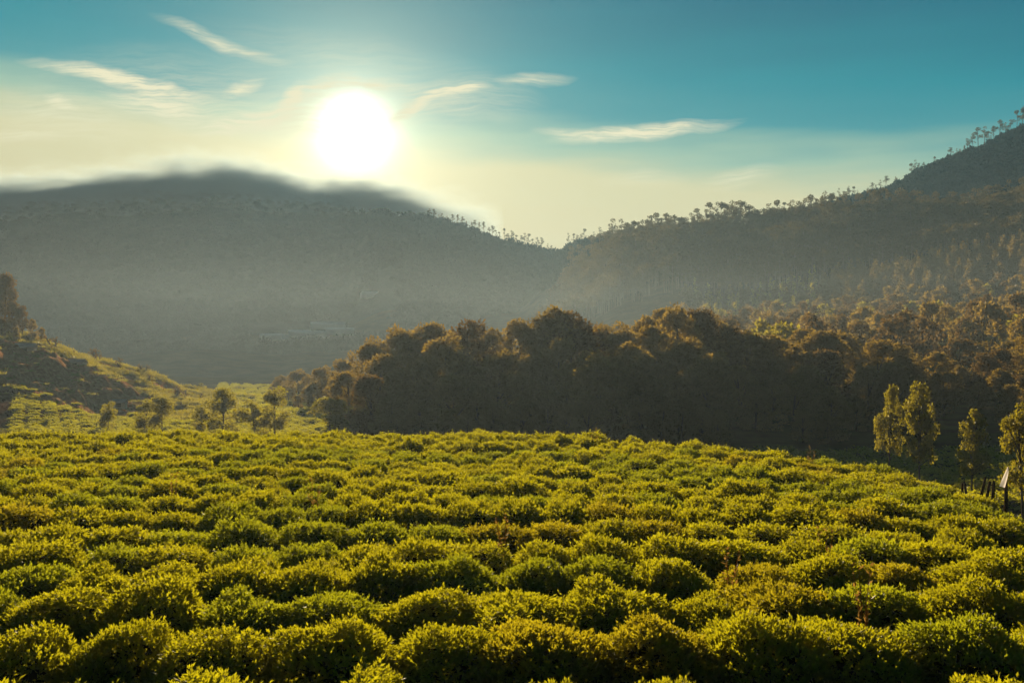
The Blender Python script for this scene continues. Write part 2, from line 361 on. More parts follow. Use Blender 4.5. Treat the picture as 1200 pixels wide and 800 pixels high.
# hill material: grass on the gentle ground, red brown earth and rock where it is steep, clods of ploughed soil at its foot
def hill_material():
    m = bpy.data.materials.new('grass_and_earth_cut'); m.use_nodes = True; t = NT(m.node_tree)
    b = t.n['Principled BSDF']; b.inputs['Roughness'].default_value = 0.95; b.inputs['Specular IOR Level'].default_value = 0.0
    g = t.add('ShaderNodeNewGeometry'); pos = g.outputs['Position']
    s1 = t.add('ShaderNodeSeparateXYZ'); t.link(g.outputs['True Normal'], s1.inputs[0])
    n1 = t.noise(pos, 0.22, 8, 0.65); n2 = t.noise(pos, 1.6, 5, 0.6)
    grass = t.ramp(n1, [(0.35, (0.10, 0.095, 0.015, 1)), (0.65, (0.22, 0.18, 0.03, 1))])
    rock = t.ramp(n2, [(0.35, (0.24, 0.10, 0.045, 1)), (0.65, (0.46, 0.24, 0.11, 1))])
    sp_ = t.add('ShaderNodeSeparateXYZ'); t.link(pos, sp_.inputs[0])
    st = t.math('ADD', s1.outputs[2], t.math('MULTIPLY', t.math('SUBTRACT', n1, 0.5), 0.5))
    f = t.ramp(st, [(0.88, (1, 1, 1, 1)), (0.97, (0, 0, 0, 1))])
    col = t.mix(f, grass, rock)
    dx = t.math('DIVIDE', t.math('ADD', sp_.outputs[0], 74.0), 17.0); dy = t.math('DIVIDE', t.math('SUBTRACT', sp_.outputs[1], 128.0), 17.0)
    rr = t.math('SQRT', t.math('ADD', t.math('MULTIPLY', dx, dx), t.math('MULTIPLY', dy, dy)))
    fs = t.ramp(t.math('ADD', rr, t.math('MULTIPLY', t.math('SUBTRACT', n1, 0.5), .5)), [(0.92, (1, 1, 1, 1)), (0.98, (0, 0, 0, 1))])
    col = t.mix(fs, col, t.ramp(n2, [(0.35, (0.05, 0.022, 0.012, 1)), (0.65, (0.11, 0.05, 0.028, 1))]))
    t.link(col, b.inputs['Base Color'])
    bp = t.add('ShaderNodeBump'); bp.inputs['Strength'].default_value = 0.8; bp.inputs['Distance'].default_value = 0.6
    t.link(n2, bp.inputs['Height']); t.link(bp.outputs[0], b.inputs['Normal']); return m
sub_mesh('ground', zone == 0, M['ground'])
sub_mesh('hill', zone == 1, hill_material())
sub_mesh('hills', zone == 2, M['hills'])
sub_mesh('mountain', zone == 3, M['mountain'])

# ------------------------------------------------------------------ air
def box_mesh(name, lo, hi, mat):
    x0, y0, z0 = lo; x1, y1, z1 = hi
    V = [(x0, y0, z0), (x1, y0, z0), (x1, y1, z0), (x0, y1, z0), (x0, y0, z1), (x1, y0, z1), (x1, y1, z1), (x0, y1, z1)]
    Q = [(0, 3, 2, 1), (4, 5, 6, 7), (0, 1, 5, 4), (1, 2, 6, 5), (2, 3, 7, 6), (3, 0, 4, 7)]
    return mesh_np(name, V, Q, [mat])
zmax = float(GZ.max())
hm_ = bpy.data.materials.new('haze_air'); hm_.use_nodes = True; t = NT(hm_.node_tree); t.n.clear()
o_ = t.add('ShaderNodeOutputMaterial'); pv = t.add('ShaderNodeVolumePrincipled')
pv.inputs['Color'].default_value = HAZE_COLOR; pv.inputs['Density'].default_value = HAZE_DENSITY; pv.inputs['Anisotropy'].default_value = HAZE_G
t.link(pv.outputs[0], o_.inputs['Volume'])
tag(obj('haze', box_mesh('haze', (-3300, -3300, float(GZ.min()) - 1.0), (3300, 3300, zmax + 30), hm_)), 'pale golden haze filling the valley', 'haze', kind='stuff')

mm_ = bpy.data.materials.new('valley_mist'); mm_.use_nodes = True; t = NT(mm_.node_tree); t.n.clear()
o_ = t.add('ShaderNodeOutputMaterial'); pv = t.add('ShaderNodeVolumePrincipled')
pv.inputs['Color'].default_value = MIST_COLOR; pv.inputs['Density'].default_value = MIST_DENSITY; pv.inputs['Anisotropy'].default_value = MIST_G
t.link(pv.outputs[0], o_.inputs['Volume'])
tag(obj('mist', box_mesh('mist', (-3200, -3200, float(GZ.min()) - 0.5), (3200, 3200, 40), mm_)), 'low warm mist lying in the valley', 'mist', kind='stuff')

# cloud rolling over the far ridge: a real volume whose body follows the ridge
def fog_material():
    m = bpy.data.materials.new('ridge_cloud'); m.use_nodes = True; t = NT(m.node_tree); t.n.clear()
    o = t.add('ShaderNodeOutputMaterial'); pv = t.add('ShaderNodeVolumePrincipled')
    g = t.add('ShaderNodeTexCoord'); pos = g.outputs['Object']
    s = t.add('ShaderNodeSeparateXYZ'); t.link(pos, s.inputs[0])
    fx = t.math('DIVIDE', t.math('ADD', s.outputs[0], 1400.0), 1400.0, clamp=True)     # 0..1 from west to east
    fc = t.add('ShaderNodeFloatCurve'); t.link(fx, fc.inputs['Value'])
    cv = fc.mapping.curves[0]
    pts = [(-60, 222), (0, 217), (100, 208), (200, 197), (270, 194), (320, 199), (360, 209), (450, 214), (530, 232), (600, 242)]
    Dm = 1880.0
    P_ = [((wx(p, Dm) + 1400) / 1400, (yz(Dm, y - 9) + CZ) / 450.0) for p, y in pts]
    cv.points[0].location = (0, P_[0][1] - 0.03); cv.points[1].location = (1, P_[-1][1])
    for a, b in P_: cv.points.new(a, b)
    fc.mapping.update()
    top = t.math('MULTIPLY', fc.outputs[0], 450.0)
    n1 = t.noise(t.vmath('MULTIPLY', pos, (0.006, 0.006, 0.016)), 1.0, 5, 0.55)
    n2 = t.noise(t.vmath('MULTIPLY', pos, (0.025, 0.025, 0.06)), 1.0, 4, 0.6)
    wob = t.math('ADD', t.math('MULTIPLY', t.math('SUBTRACT', n1, 0.5), 60.0), t.math('MULTIPLY', t.math('SUBTRACT', n2, 0.5), 50.0))
    dz = t.math('ADD', t.math('SUBTRACT', top, s.outputs[2]), wob)                     # metres under the cloud top
    up = t.math('DIVIDE', dz, 60.0, clamp=True); up = t.math('MULTIPLY', up, up)
    lowf = t.math('DIVIDE', t.math('SUBTRACT', 230.0, dz), 160.0, clamp=True)
    yf = t.math('SUBTRACT', 1.0, t.math('ABSOLUTE', t.math('DIVIDE', t.math('SUBTRACT', s.outputs[1], 1900.0), 200.0)), clamp=True)
    xe = t.math('DIVIDE', t.math('SUBTRACT', -15.0, s.outputs[0]), 300.0, clamp=True)
    d = t.math('MULTIPLY', t.math('MULTIPLY', up, lowf), t.math('MULTIPLY', yf, xe))
    n3 = t.noise(t.vmath('MULTIPLY', pos, (0.010, 0.02, 0.045)), 1.0, 5, 0.62)
    d = t.math('MULTIPLY', d, t.ramp(n3, [(0.36, (0.10, 0.10, 0.10, 1)), (0.62, (1, 1, 1, 1))]))
    d = t.math('MULTIPLY', d, 0.13)
    t.link(d, pv.inputs['Density']); pv.inputs['Color'].default_value = (0.60, 0.76, 0.86, 1); pv.inputs['Anisotropy'].default_value = 0.28
    t.link(pv.outputs[0], o.inputs['Volume'])
    return m
fm = fog_material()
fog = obj('cloud', box_mesh('cloud', (-1399, 1700, 110), (-2, 2099, 424), fm))
tag(fog, 'soft grey cloud rolling over the crest of the far left mountain', 'cloud', kind='stuff')

# ------------------------------------------------------------------ leaves
def rhombi(pos, dirv, length, width, rng, curl=0.0):
    """one pointed leaf per position, pointing along dirv"""
    n = len(pos)
    dirv = dirv / (np.linalg.norm(dirv, axis=1, keepdims=True) + 1e-9)
    r = rng.normal(size=(n, 3)); side = np.cross(dirv, r); side /= (np.linalg.norm(side, axis=1, keepdims=True) + 1e-9)
    L = length[:, None]; W = width[:, None] * 0.5
    b = pos; tip = pos + dirv * L; mid = pos + dirv * L * 0.45
    if curl:
        up = np.cross(side, dirv); mid = mid + up * L * curl
    V = np.stack([b, mid + side * W, tip, mid - side * W], 1).reshape(-1, 3)
    Q = np.arange(n * 4).reshape(-1, 4)
    return V, Q

def dome_mesh(nx, nz, rad_fn, rng):
    th = np.linspace(0, 2 * np.pi, nx, endpoint=False); ph = np.linspace(0.0, np.pi / 2, nz)
    V = []
    for p in ph:
        for a in th: V.append(rad_fn(a, p))
    Q = []
    for i in range(nz - 1):
        for j in range(nx): Q.append((i * nx + j, i * nx + (j + 1) % nx, (i + 1) * nx + (j + 1) % nx, (i + 1) * nx + j))
    return np.array(V), np.array(Q)

def tea_arrays(nleaf, leaf, seed, hx=0.62, hy=0.86, h=0.74):
    rng = np.random.default_rng(seed)
    # lumpy flat topped mound
    lumps = rng.normal(size=(14, 3)); lumps[:, 2] = np.abs(lumps[:, 2]); lumps /= np.linalg.norm(lumps, axis=1, keepdims=True)
    amp = rng.uniform(0.04, 0.24, 14)
    def surf(dv):
        k = 1 + sum(a * np.exp(-((dv - l) ** 2)  .sum(-1) / 0.07) for a, l in zip(amp, lumps)) - 0.05
        p = dv * k[:, None]
        z = np.sign(p[:, 2]) * np.abs(p[:, 2]) ** 0.95
        return np.stack([p[:, 0] * hx, p[:, 1] * hy, 0.10 + z * (h - 0.10)], 1)
    up = np.array([0, 0, 1.0])
    ns = nleaf // 6
    dv = rng.normal(size=(ns, 3)); dv[:, 2] = np.abs(dv[:, 2]) * 1.1 - 0.05; dv /= np.linalg.norm(dv, axis=1, keepdims=True)
    P0 = surf(dv) * (1 - (rng.random(ns) ** 1.5 * 0.14)[:, None])
    sd_ = dv * 0.75 + up * 0.5 + rng.normal(scale=0.30, size=dv.shape); sd_ /= np.linalg.norm(sd_, axis=1, keepdims=True)
    sl_ = leaf * rng.uniform(0.2, 1.5, ns) * (1 + 0.8 * (rng.random(ns) < .12))
    idx = np.repeat(np.arange(ns), 6); lev = np.tile(np.array([0, .25, .5, .75, 1.0, 1.0]), ns); n = len(idx)
    pos = P0[idx] + sd_[idx] * (sl_[idx] * lev)[:, None]
    out_ = rng.normal(size=(n, 3)); out_ -= (out_ * sd_[idx]).sum(1, keepdims=True) * sd_[idx]; out_ /= np.linalg.norm(out_, axis=1, keepdims=True)
    dr = out_ * (1.05 - 0.75 * lev)[:, None] + sd_[idx] * (0.35 + 0.65 * lev)[:, None] + rng.normal(scale=0.15, size=(n, 3))
    ln = leaf * rng.uniform(0.7, 1.35, n) * (1.1 - 0.35 * lev)
    V, Q = rhombi(pos, dr, ln, ln * rng.uniform(0.34, 0.5, n), rng, 0.08)
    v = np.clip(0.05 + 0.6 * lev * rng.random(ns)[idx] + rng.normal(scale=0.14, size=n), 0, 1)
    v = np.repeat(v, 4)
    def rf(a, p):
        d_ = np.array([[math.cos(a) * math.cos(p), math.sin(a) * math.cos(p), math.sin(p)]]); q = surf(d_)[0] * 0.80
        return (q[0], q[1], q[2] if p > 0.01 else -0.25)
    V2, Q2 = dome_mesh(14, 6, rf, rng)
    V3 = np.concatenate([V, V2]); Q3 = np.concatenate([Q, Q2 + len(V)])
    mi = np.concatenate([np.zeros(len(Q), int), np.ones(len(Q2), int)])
    vv = np.concatenate([v, rng.random(len(V2))])
    return V3, Q3, mi, vv

def bake(name, protos, places, mats):
    """one mesh out of many placed copies of the prototypes: places = (proto index, x, y, z, rot, sx, sy, sz)"""
    Vs, Qs, Ms, vs = [], [], [], []; off = 0
    for (k, x, y, z, r, sx, sy, sz) in places:
        V, Q, mi, v = protos[k]
        c, s_ = math.cos(r), math.sin(r)
        a = V[:, 0] * sx; b = V[:, 1] * sy
        W = np.stack([a * c - b * s_ + x, a * s_ + b * c + y, V[:, 2] * sz + z], 1)
        Vs.append(W); Qs.append(Q + off); Ms.append(mi); off += len(V)
        vs.append(np.clip(v + random.uniform(-.12, .12), 0, 1))
    return mesh_np(name, np.concatenate(Vs), np.concatenate(Qs), mats, np.concatenate(vs), np.concatenate(Ms))

# ------------------------------------------------------------------ the tea field
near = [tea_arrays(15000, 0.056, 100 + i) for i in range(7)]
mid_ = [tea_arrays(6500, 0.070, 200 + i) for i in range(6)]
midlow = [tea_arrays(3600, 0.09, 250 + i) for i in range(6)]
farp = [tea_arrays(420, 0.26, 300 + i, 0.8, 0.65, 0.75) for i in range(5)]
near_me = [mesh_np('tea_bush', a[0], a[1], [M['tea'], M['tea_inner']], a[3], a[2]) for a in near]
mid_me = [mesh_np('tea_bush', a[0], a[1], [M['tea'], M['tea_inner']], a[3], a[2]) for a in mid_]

bushes = []
row = 0; yrow = 5.6
while yrow < 50:
    # rows run across the slope, bending a little away from the camera to the right
    pitch = 2.12 + 0.15 * random.random()
    x = -0.62 * yrow - 5 + random.random() * 1.2
    while x < 0.62 * yrow + 5:
        yy_ = yrow + 0.035 * x + 0.25 * float(vnoise(np.array([x / 7.0]), np.array([row * 0.37]), 51)[0]) - 0.006 * max(0, x) ** 2 + random.uniform(-.07, .07)
        px = 600 + F * x / max(yy_, 1)
        w_ = random.uniform(0.85, 1.15)
        if yy_ > 4.2 and yy_ < float(edge(px)) + 1.2 and -90 < px < 1300 and not (px > 1140 and yy_ > float(edge(px)) - 0.5):
            bushes.append((yy_, x, row, px, w_))
        x += 1.04 * w_ + (0.25 if random.random() < 0.08 else 0)
    yrow += pitch; row += 1
bushes.sort(key=lambda b: b[0] * b[0] + b[1] * b[1] * 0.2)
inview = [b for b in bushes if -60 < b[3] < 1260]
others = [b for b in bushes if not (-60 < b[3] < 1260)]
single = inview[:300]; rest = inview[300:] + others
rows_names = ['nearest', 'second', 'third', 'fourth', 'fifth', 'sixth', 'seventh', 'eighth', 'ninth', 'tenth', 'eleventh', 'twelfth',
              'thirteenth', 'fourteenth', 'fifteenth', 'sixteenth', 'seventeenth', 'eighteenth', 'nineteenth', 'twentieth']
minrow = min(b[2] for b in single)
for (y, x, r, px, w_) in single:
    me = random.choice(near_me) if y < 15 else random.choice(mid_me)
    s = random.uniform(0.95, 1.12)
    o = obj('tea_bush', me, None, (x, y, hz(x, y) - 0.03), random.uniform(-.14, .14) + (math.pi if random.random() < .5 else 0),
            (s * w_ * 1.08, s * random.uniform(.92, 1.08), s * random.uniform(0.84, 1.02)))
    q = float(vnoise(np.array([x / 5.0]), np.array([y / 5.0]), 91)[0]) + random.uniform(-.25, .25)
    if q > .18 or random.random() < .12: o.material_slots[0].link = 'OBJECT'; o.material_slots[0].material = M['tea_green']
    elif q < -.42: o.material_slots[0].link = 'OBJECT'; o.material_slots[0].material = M['tea_russet']
    rn = rows_names[r - minrow]
    seg = ['far left', 'left', 'middle', 'right', 'far right'][min(4, max(0, int(px // 240)))]
    tag(o, 'yellow-green clipped tea bush in the %s row from the camera, %s stretch' % (rn, seg), 'tea bush', 'tea bushes of the %s row, %s stretch' % (rn, seg))
places = []
for (y, x, r, px, w_) in rest:
    s = random.uniform(0.93, 1.1)
    places.append((random.randrange(6), x, y, hz(x, y) - 0.03, random.uniform(-.14, .14) + (math.pi if random.random() < .5 else 0), s * w_ * 1.06, s * 1.05, s * random.uniform(.86, 1.12)))
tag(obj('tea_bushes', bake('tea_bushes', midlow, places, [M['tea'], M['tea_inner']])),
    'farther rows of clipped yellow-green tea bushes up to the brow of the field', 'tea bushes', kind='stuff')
# tea on the lower ground beyond the brow
places = []
def valley_patch(px0, px1, d0, d1, step, sz):
    d = d0
    while d < d1:
        x = wx(px0, d)
        while x < wx(px1, d):
            xx, dd = x + random.uniform(-.3, .3), d + random.uniform(-.25, .25) + 0.8 * float(vnoise(np.array([x / 9]), np.array([d / 30]), 5)[0])
            if random.random() < 0.95:
                places.append((random.randrange(5), xx, dd, hz(xx, dd) - 0.1, random.uniform(-.4, .4), sz * 1.1, sz * .9, sz * random.uniform(.35, .6)))
            x += step * 1.25
        d += step * 1.15
valley_patch(760, 1290, 56, 92, 1.7, 1.15)
valley_patch(20, 420, 98, 146, 1.7, 0.95)
valley_patch(262, 400, 148, 330, 3.0, 1.5)
tag(obj('valley_tea', bake('valley_tea', farp, places, [M['tea'], M['tea_inner']])), 'low tea plots covering the valley floor beyond the brow', 'tea plots', kind='stuff')

# ------------------------------------------------------------------ trees
def tube(path, radii, n=7):
    """tapered tube through the points"""
    path = np.array(path, float); V = []; Q = []
    for i, p in enumerate(path):
        a = path[min(i + 1, len(path) - 1)] - path[max(i - 1, 0)]; a /= np.linalg.norm(a) + 1e-9
        r = np.array([1, 0, 0]) if abs(a[0]) < 0.8 else np.array([0, 1, 0])
        u = np.cross(a, r); u /= np.linalg.norm(u); v = np.cross(a, u)
        for k in range(n):
            t_ = 2 * math.pi * k / n; V.append(p + radii[i] * (math.cos(t_) * u + math.sin(t_) * v))
    for i in range(len(path) - 1):
        for k in range(n): Q.append((i * n + k, i * n + (k + 1) % n, (i + 1) * n + (k + 1) % n, (i + 1) * n + k))
    return np.array(V), np.array(Q)
def join(parts):
    Vs, Qs, o = [], [], 0
    for V, Q in parts: Vs.append(V); Qs.append(Q + o); o += len(V)
    return np.concatenate(Vs), np.concatenate(Qs)

def crown_arrays(clumps, per_area, leaf, rng, outward=0.6, droop=0.0, upw=0.2):
    """clumps: (x,y,z,rx,rz). Leaf faces through the outer part of each clump"""
    Ps, Ds, Vv = [], [], []
    for (cx, cy, cz, rx, rz) in clumps:
        n = max(8, int(per_area * rx * (rx + rz)))
        d = rng.normal(size=(n, 3)); d /= np.linalg.norm(d, axis=1, keepdims=True)
        r = 1 - 0.45 * rng.random(n) ** 1.6
        r = r * (1 + 0.18 * np.sin(d[:, 0] * 5 + cx * 3) * np.sin(d[:, 2] * 6 + cz) + rng.normal(scale=0.05, size=n))
        Ps.append(np.stack([cx + d[:, 0] * r * rx, cy + d[:, 1] * r * rx, cz + d[:, 2] * r * rz], 1))
        Ds.append(d * outward + rng.normal(scale=0.6, size=d.shape) + np.array([0, 0, upw - droop]))
        Vv.append(np.clip(rng.normal(0.45, 0.2, n) + rng.uniform(-.2, .2), 0, 1))
    P_ = np.concatenate(Ps); D_ = np.concatenate(Ds); v = np.concatenate(Vv)
    ln = leaf * rng.uniform(0.6, 1.4, len(P_))
    V, Q = rhombi(P_, D_, ln, ln * rng.uniform(.5, .8, len(P_)), rng, 0.1)
    return V, Q, np.zeros(len(Q), int), np.repeat(v, 4)

def broadleaf(seed, H=13.0, Rr=4.2, leaf=0.42, per=70, nc=34, low=0.08):
    """forest tree whose lumpy crown comes down almost to the ground. Returns trunk and crown arrays"""
    rng = np.random.default_rng(seed); cl = []
    lean = rng.normal(scale=0.4, size=2)
    for i in range(nc):
        t_ = rng.random() ** 0.8
        z = H * (low + (0.93 - low) * t_)
        prof_ = math.sin(math.pi * min(1, 0.25 + 0.72 * t_)) ** 0.55
        rr = Rr * prof_ * math.sqrt(rng.uniform(0.25, 1)) * 0.85
        a = rng.uniform(0, 2 * math.pi)
        s_ = rng.uniform(0.8, 1.7) * (H / 13)
        cl.append((math.cos(a) * rr + lean[0] * t_, math.sin(a) * rr + lean[1] * t_, z, s_, s_ * rng.uniform(.65, .95)))
    cl.append((lean[0], lean[1], H * 0.9, 1.3 * H / 13, 1.1 * H / 13))
    crown = crown_arrays(cl, per, leaf, rng)
    parts = [tube([(0, 0, -0.6), (0.1, 0, H * .25), (lean[0] * .6, lean[1] * .6, H * .55), (lean[0], lean[1], H * .88)], [.32, .26, .17, .05])]
    for k in range(7):
        c = cl[(k * 3) % nc]; b = np.array([lean[0] * .4, lean[1] * .4, max(1.0, c[2] * .55)])
        parts.append(tube([b, (b + np.array(c[:3])) / 2 + [0, 0, .2], c[:3]], [.13, .09, .03], 5))
    return join(parts), crown

def euca(seed, H=20.0, leaf=0.9, per=12, bare=0.5, spread=0.17):
    """tall eucalyptus: bare pale stem, small tufts of foliage held high and apart"""
    rng = np.random.default_rng(seed); cl = []; parts = []
    lean = rng.normal(scale=0.5, size=2)
    parts.append(tube([(0, 0, -1.5), (lean[0] * .3, 0, H * .35), (lean[0], lean[1], H * .7), (lean[0] * 1.2, lean[1], H * .95)], [.30, .24, .16, .05], 5))
    for k in range(rng.integers(6, 10)):
        t_ = rng.uniform(bare, 0.97); a = rng.uniform(0, 6.28); rr = H * spread * (1.15 - t_) * 1.8 * rng.uniform(.3, 1)
        c = (lean[0] * t_ + math.cos(a) * rr, lean[1] * t_ + math.sin(a) * rr, H * t_)
        s_ = rng.uniform(.9, 1.9) * H / 20
        cl.append((*c, s_, s_ * .7))
        parts.append(tube([(lean[0] * t_ * .8, lean[1] * t_ * .8, H * (t_ - .13)), c], [.09, .03], 4))
    cl.append((lean[0] * 1.2, lean[1], H * .95, 1.2 * H / 20, 1.0 * H / 20))
    return join(parts), crown_arrays(cl, per, leaf, rng)

def cone_tree(seed, H=12.0, R=2.3, leaf=0.55, per=22, low=0.15, nc=16, power=0.8):
    """upright tree with a pointed, ragged crown"""
    rng = np.random.default_rng(seed); cl = []
    for i in range(nc):
        t_ = (i + rng.random()) / nc; z = H * (low + (0.95 - low) * t_)
        rr = R * (1 - t_) ** power * rng.uniform(.25, .8); a = rng.uniform(0, 6.28)
        s_ = max(0.35, R * (1 - t_) ** power * rng.uniform(.4, .6)) * 1.0
        cl.append((math.cos(a) * rr, math.sin(a) * rr, z, s_, s_ * 1.15))
    cl.append((0, 0, H * .96, R * .16, R * .32))
    parts = [tube([(0, 0, -0.8), (.05, .03, H * .4), (0, 0, H * .93)], [H * .016, H * .012, .03], 6)]
    for k in range(0, nc, 2):
        c = cl[k]; parts.append(tube([(0, 0, max(.5, c[2] - .8)), c[:3]], [.06, .02], 4))
    return join(parts), crown_arrays(cl, per, leaf, rng, upw=0.45)

def tree_meshes(gen, seeds, leafmat, barkmat, **kw):
    out_ = []
    for s in seeds:
        (TV, TQ), (V, Q, mi, v) = gen(s, **kw)
        out_.append((mesh_np('trunk', TV, TQ, [barkmat], smooth=True), mesh_np('crown', V, Q, [leafmat], v), (TV, TQ), (V, Q, mi, v)))
    return out_
def place_tree(name, var, x, y, s, label, cat, group=None, sx=None, z=None, mat=None):
    e = empty(name, (x, y, (hz(x, y) if z is None else z)), random.uniform(0, 6.28), (s if sx is None else (sx, sx, s)))
    tag(e, label, cat, group)
    obj('trunk', var[0], e); obj('crown', var[1], e)
    return e

def small_tree(seed, H=6.0, R=1.7, leaf=0.2, per=120, low=0.3, nc=22, smin=.16, smax=.40):
    """young tree: thin stem, ragged egg-shaped crown of separate tufts"""
    rng = np.random.default_rng(seed); cl = []; parts = []
    lean = rng.normal(scale=.12, size=2)
    for i in range(nc):
        t_ = rng.random(); z = H * (low + (0.96 - low) * t_)
        rr = R * math.sin(math.pi * (0.22 + 0.74 * t_)) ** 0.8 * math.sqrt(rng.random()) * .85; a = rng.uniform(0, 6.28)
        s_ = R * rng.uniform(smin, smax)
        cl.append((math.cos(a) * rr + lean[0] * z, math.sin(a) * rr + lean[1] * z, z, s_, s_ * rng.uniform(.8, 1.3)))
    parts.append(tube([(0, 0, -0.8), (lean[0] * H * .4, lean[1] * H * .4, H * .4), (lean[0] * H * .93, lean[1] * H * .93, H * .93)], [H * .015, H * .011, .02], 6))
    for k in range(0, nc, 2):
        c = cl[k]; zb = max(H * low * .7, c[2] * .72); parts.append(tube([(lean[0] * zb, lean[1] * zb, zb), c[:3]], [H * .006, .012], 4))
    return join(parts), crown_arrays(cl, per, leaf, rng, upw=0.35)

# --- the dark forest behind the field (13 m trees, individually)
fvars = tree_meshes(broadleaf, range(400, 407), M['forest'], M['bark'])
rvars = tree_meshes(broadleaf, range(410, 413), M['rusty'], M['bark'])
sil = [(380, 470), (395, 445), (410, 420), (430, 397), (460, 386), (500, 376), (540, 373), (575, 381), (600, 382), (625, 373), (650, 361), (680, 366),
       (705, 379), (725, 376), (760, 373), (790, 363), (810, 358), (832, 370), (845, 388), (880, 391), (900, 396), (930, 389), (960, 391), (1000, 399),
       (1050, 406), (1100, 416), (1130, 426), (1170, 412), (1200, 402), (1300, 395)]
sx_, sy_ = zip(*sil)
def forest_row(dist, px0, px1, step, drop0, drop1, rowname):
    px = px0
    while px < px1:
        p = px + random.uniform(-.25, .25) * step; d = dist + random.uniform(-4, 4); x = wx(p, d)
        top = yz(d, float(np.interp(p, sx_, sy_)) + random.uniform(drop0, drop1)) + CZ
        H = top - hz(x, d) + 1.1
        if H > 3:
            s = H / 13.6; rusty = random.random() < (0.3 if p > 850 else 0.12)
            part = 'left end' if p < 560 else ('middle' if p < 800 else ('right part' if p < 1000 else 'right end'))
            place_tree('forest_tree', random.choice(rvars if rusty else fvars), x, d, s,
                       '%s dense tree in the %s of the dark wood, %s' % ('rusty brown' if rusty else 'dark olive', rowname, part), 'tree',
                       'trees of the dark wood, %s, %s, %s' % (rowname, part, 'rusty' if rusty else 'olive'), sx=s * random.uniform(.85, 1.1) if s > .8 else s * 1.15)
        px += step * random.uniform(.8, 1.2)
forest_row(104, 432, 1290, 44, 45, 95, 'front edge')
forest_row(116, 415, 1290, 34, 16, 52, 'second line')
forest_row(130, 400, 1300, 30, 0, 14, 'skyline row')
forest_row(99, 440, 1290, 26, 100, 122, 'undergrowth line')
forest_row(146, 700, 1300, 44, -2, 18, 'rear line')

# --- hazy lit trees left of the wood
for i, (px, y, d, lab) in enumerate([(392, 432, 175, 'tall'), (362, 438, 190, 'broad'), (338, 446, 205, 'round'), (318, 452, 230, 'small'), (405, 418, 160, 'largest'), (350, 462, 165, 'low'), (376, 428, 168, 'tallest'), (384, 452, 150, 'bushy'), (330, 438, 215, 'distant'), (350, 430, 200, 'wide'), (366, 448, 160, 'middling'), (312, 462, 240, 'faintest')]):
    x = wx(px, d); H = yz(d, y) + CZ - hz(x, d)
    place_tree('forest_tree', fvars[i % 7], x, d, H / 13.6, '%s hazy sunlit tree left of the dark wood, number of the fading clump' % lab if False else '%s hazy sunlit tree in the clump fading left of the dark wood' % lab, 'tree', 'hazy trees left of the wood', sx=H / 13.6 * 1.25)

# --- young trees just beyond the brow
yv = tree_meshes(small_tree, range(500, 506), M['dark_young'], M['bark'], H=6.0, R=1.7, leaf=0.19, per=360, low=0.16, nc=26)
for i, (px, base, top, wd, d, lab) in enumerate([
    (126, 512, 470, 20, 118, 'small slim tree alone at the foot of the left hill'),
    (168, 512, 466, 26, 120, 'left one of the touching pair of young trees behind the brow'),
    (190, 512, 463, 28, 119, 'right one of the touching pair of young trees behind the brow'),
    (214, 500, 466, 14, 160, 'thin distant sapling between two clumps behind the brow'),
    (236, 512, 475, 26, 117, 'low side tree leaning on the large round young tree'),
    (260, 514, 458, 44, 112, 'large round-headed young tree left of centre behind the brow'),
    (300, 512, 468, 28, 116, 'shorter of two young trees before the pale valley field'),
    (322, 514, 451, 34, 112, 'tallest young tree behind the brow with a bare forked stem'),
    (386, 512, 464, 48, 112, 'broad bushy young tree at the left foot of the wood'),
    (240, 472, 449, 10, 230, 'tiny hazy tree standing far out on the valley floor'),
    (280, 472, 452, 10, 260, 'tiny hazy round tree beside the pale valley field')]):
    x = wx(px, d); z = hz(x, d); H = yz(d, top) + CZ - z; W = wd / F * d
    place_tree('young_tree', yv[i % 6], x, d, H / 6.0, lab, 'tree', None, sx=W / 3.0)
yr = tree_meshes(small_tree, range(520, 524), M['young'], M['pale_bark'], H=7.0, R=1.75, leaf=0.19, per=330, low=0.30, nc=60, smin=.10, smax=.24)
for i, (px, top, wd, d, lab) in enumerate([
    (1041, 454, 34, 70, 'dark slender tree left of the bright one on the shaded lower field'),
    (1077, 447, 42, 66, 'tall tree with bright yellow-green top on the shaded lower field'),
    (1138, 480, 40, 60, 'short round tree between the tall bright tree and the fence'),
    (1200, 474, 52, 46, 'golden-leaved tree cut by the right edge of the photo')]):
    x = wx(px, d); H = yz(d, top) + CZ - hz(x, d)
    place_tree('field_tree', yr[i % 4], x, d, H / 7.0, lab, 'tree', None, sx=wd / F * d / 3.2)

# --- trees on the left hill
for i, (px, top, d, sxx, rusty) in enumerate([(-8, 322, 186, 1.0, 1), (6, 318, 188, .8, 1), (14, 352, 185, .9, 1), (26, 356, 187, .8, 1), (38, 372, 186, .8, 0), (48, 382, 184, .7, 0), (2, 372, 176, .7, 1), (-30, 315, 190, 1.1, 1), (-60, 300, 192, 1.2, 1), (20, 382, 176, .5, 0)]):
    x = wx(px, d); H = yz(d, top) + CZ - hz(x, d); s = max(H, 2) / 13.6
    place_tree('hill_tree', (rvars if rusty else fvars)[i % 3], x, d, s, '%s tree in the clump topping the left hill' % ('red brown' if rusty else 'olive'), 'tree', 'clump on the left hill, %s' % ('red brown' if rusty else 'olive'), sx=max(s, .32) * sxx * .9)
bush_v = tree_meshes(broadleaf, range(430, 433), M['rusty'], M['bark'], H=3.0, Rr=1.6, leaf=0.3, per=60, nc=10, low=0.1)
for k in range(26):
    px = random.uniform(-20, 235); d = random.uniform(170, 196); x = wx(px, d)
    place_tree('hill_shrub', bush_v[k % 3], x, d, random.uniform(.25, .75), 'low shrub dotted over the grassy slope of the left hill', 'shrub', 'shrubs on the left hill')

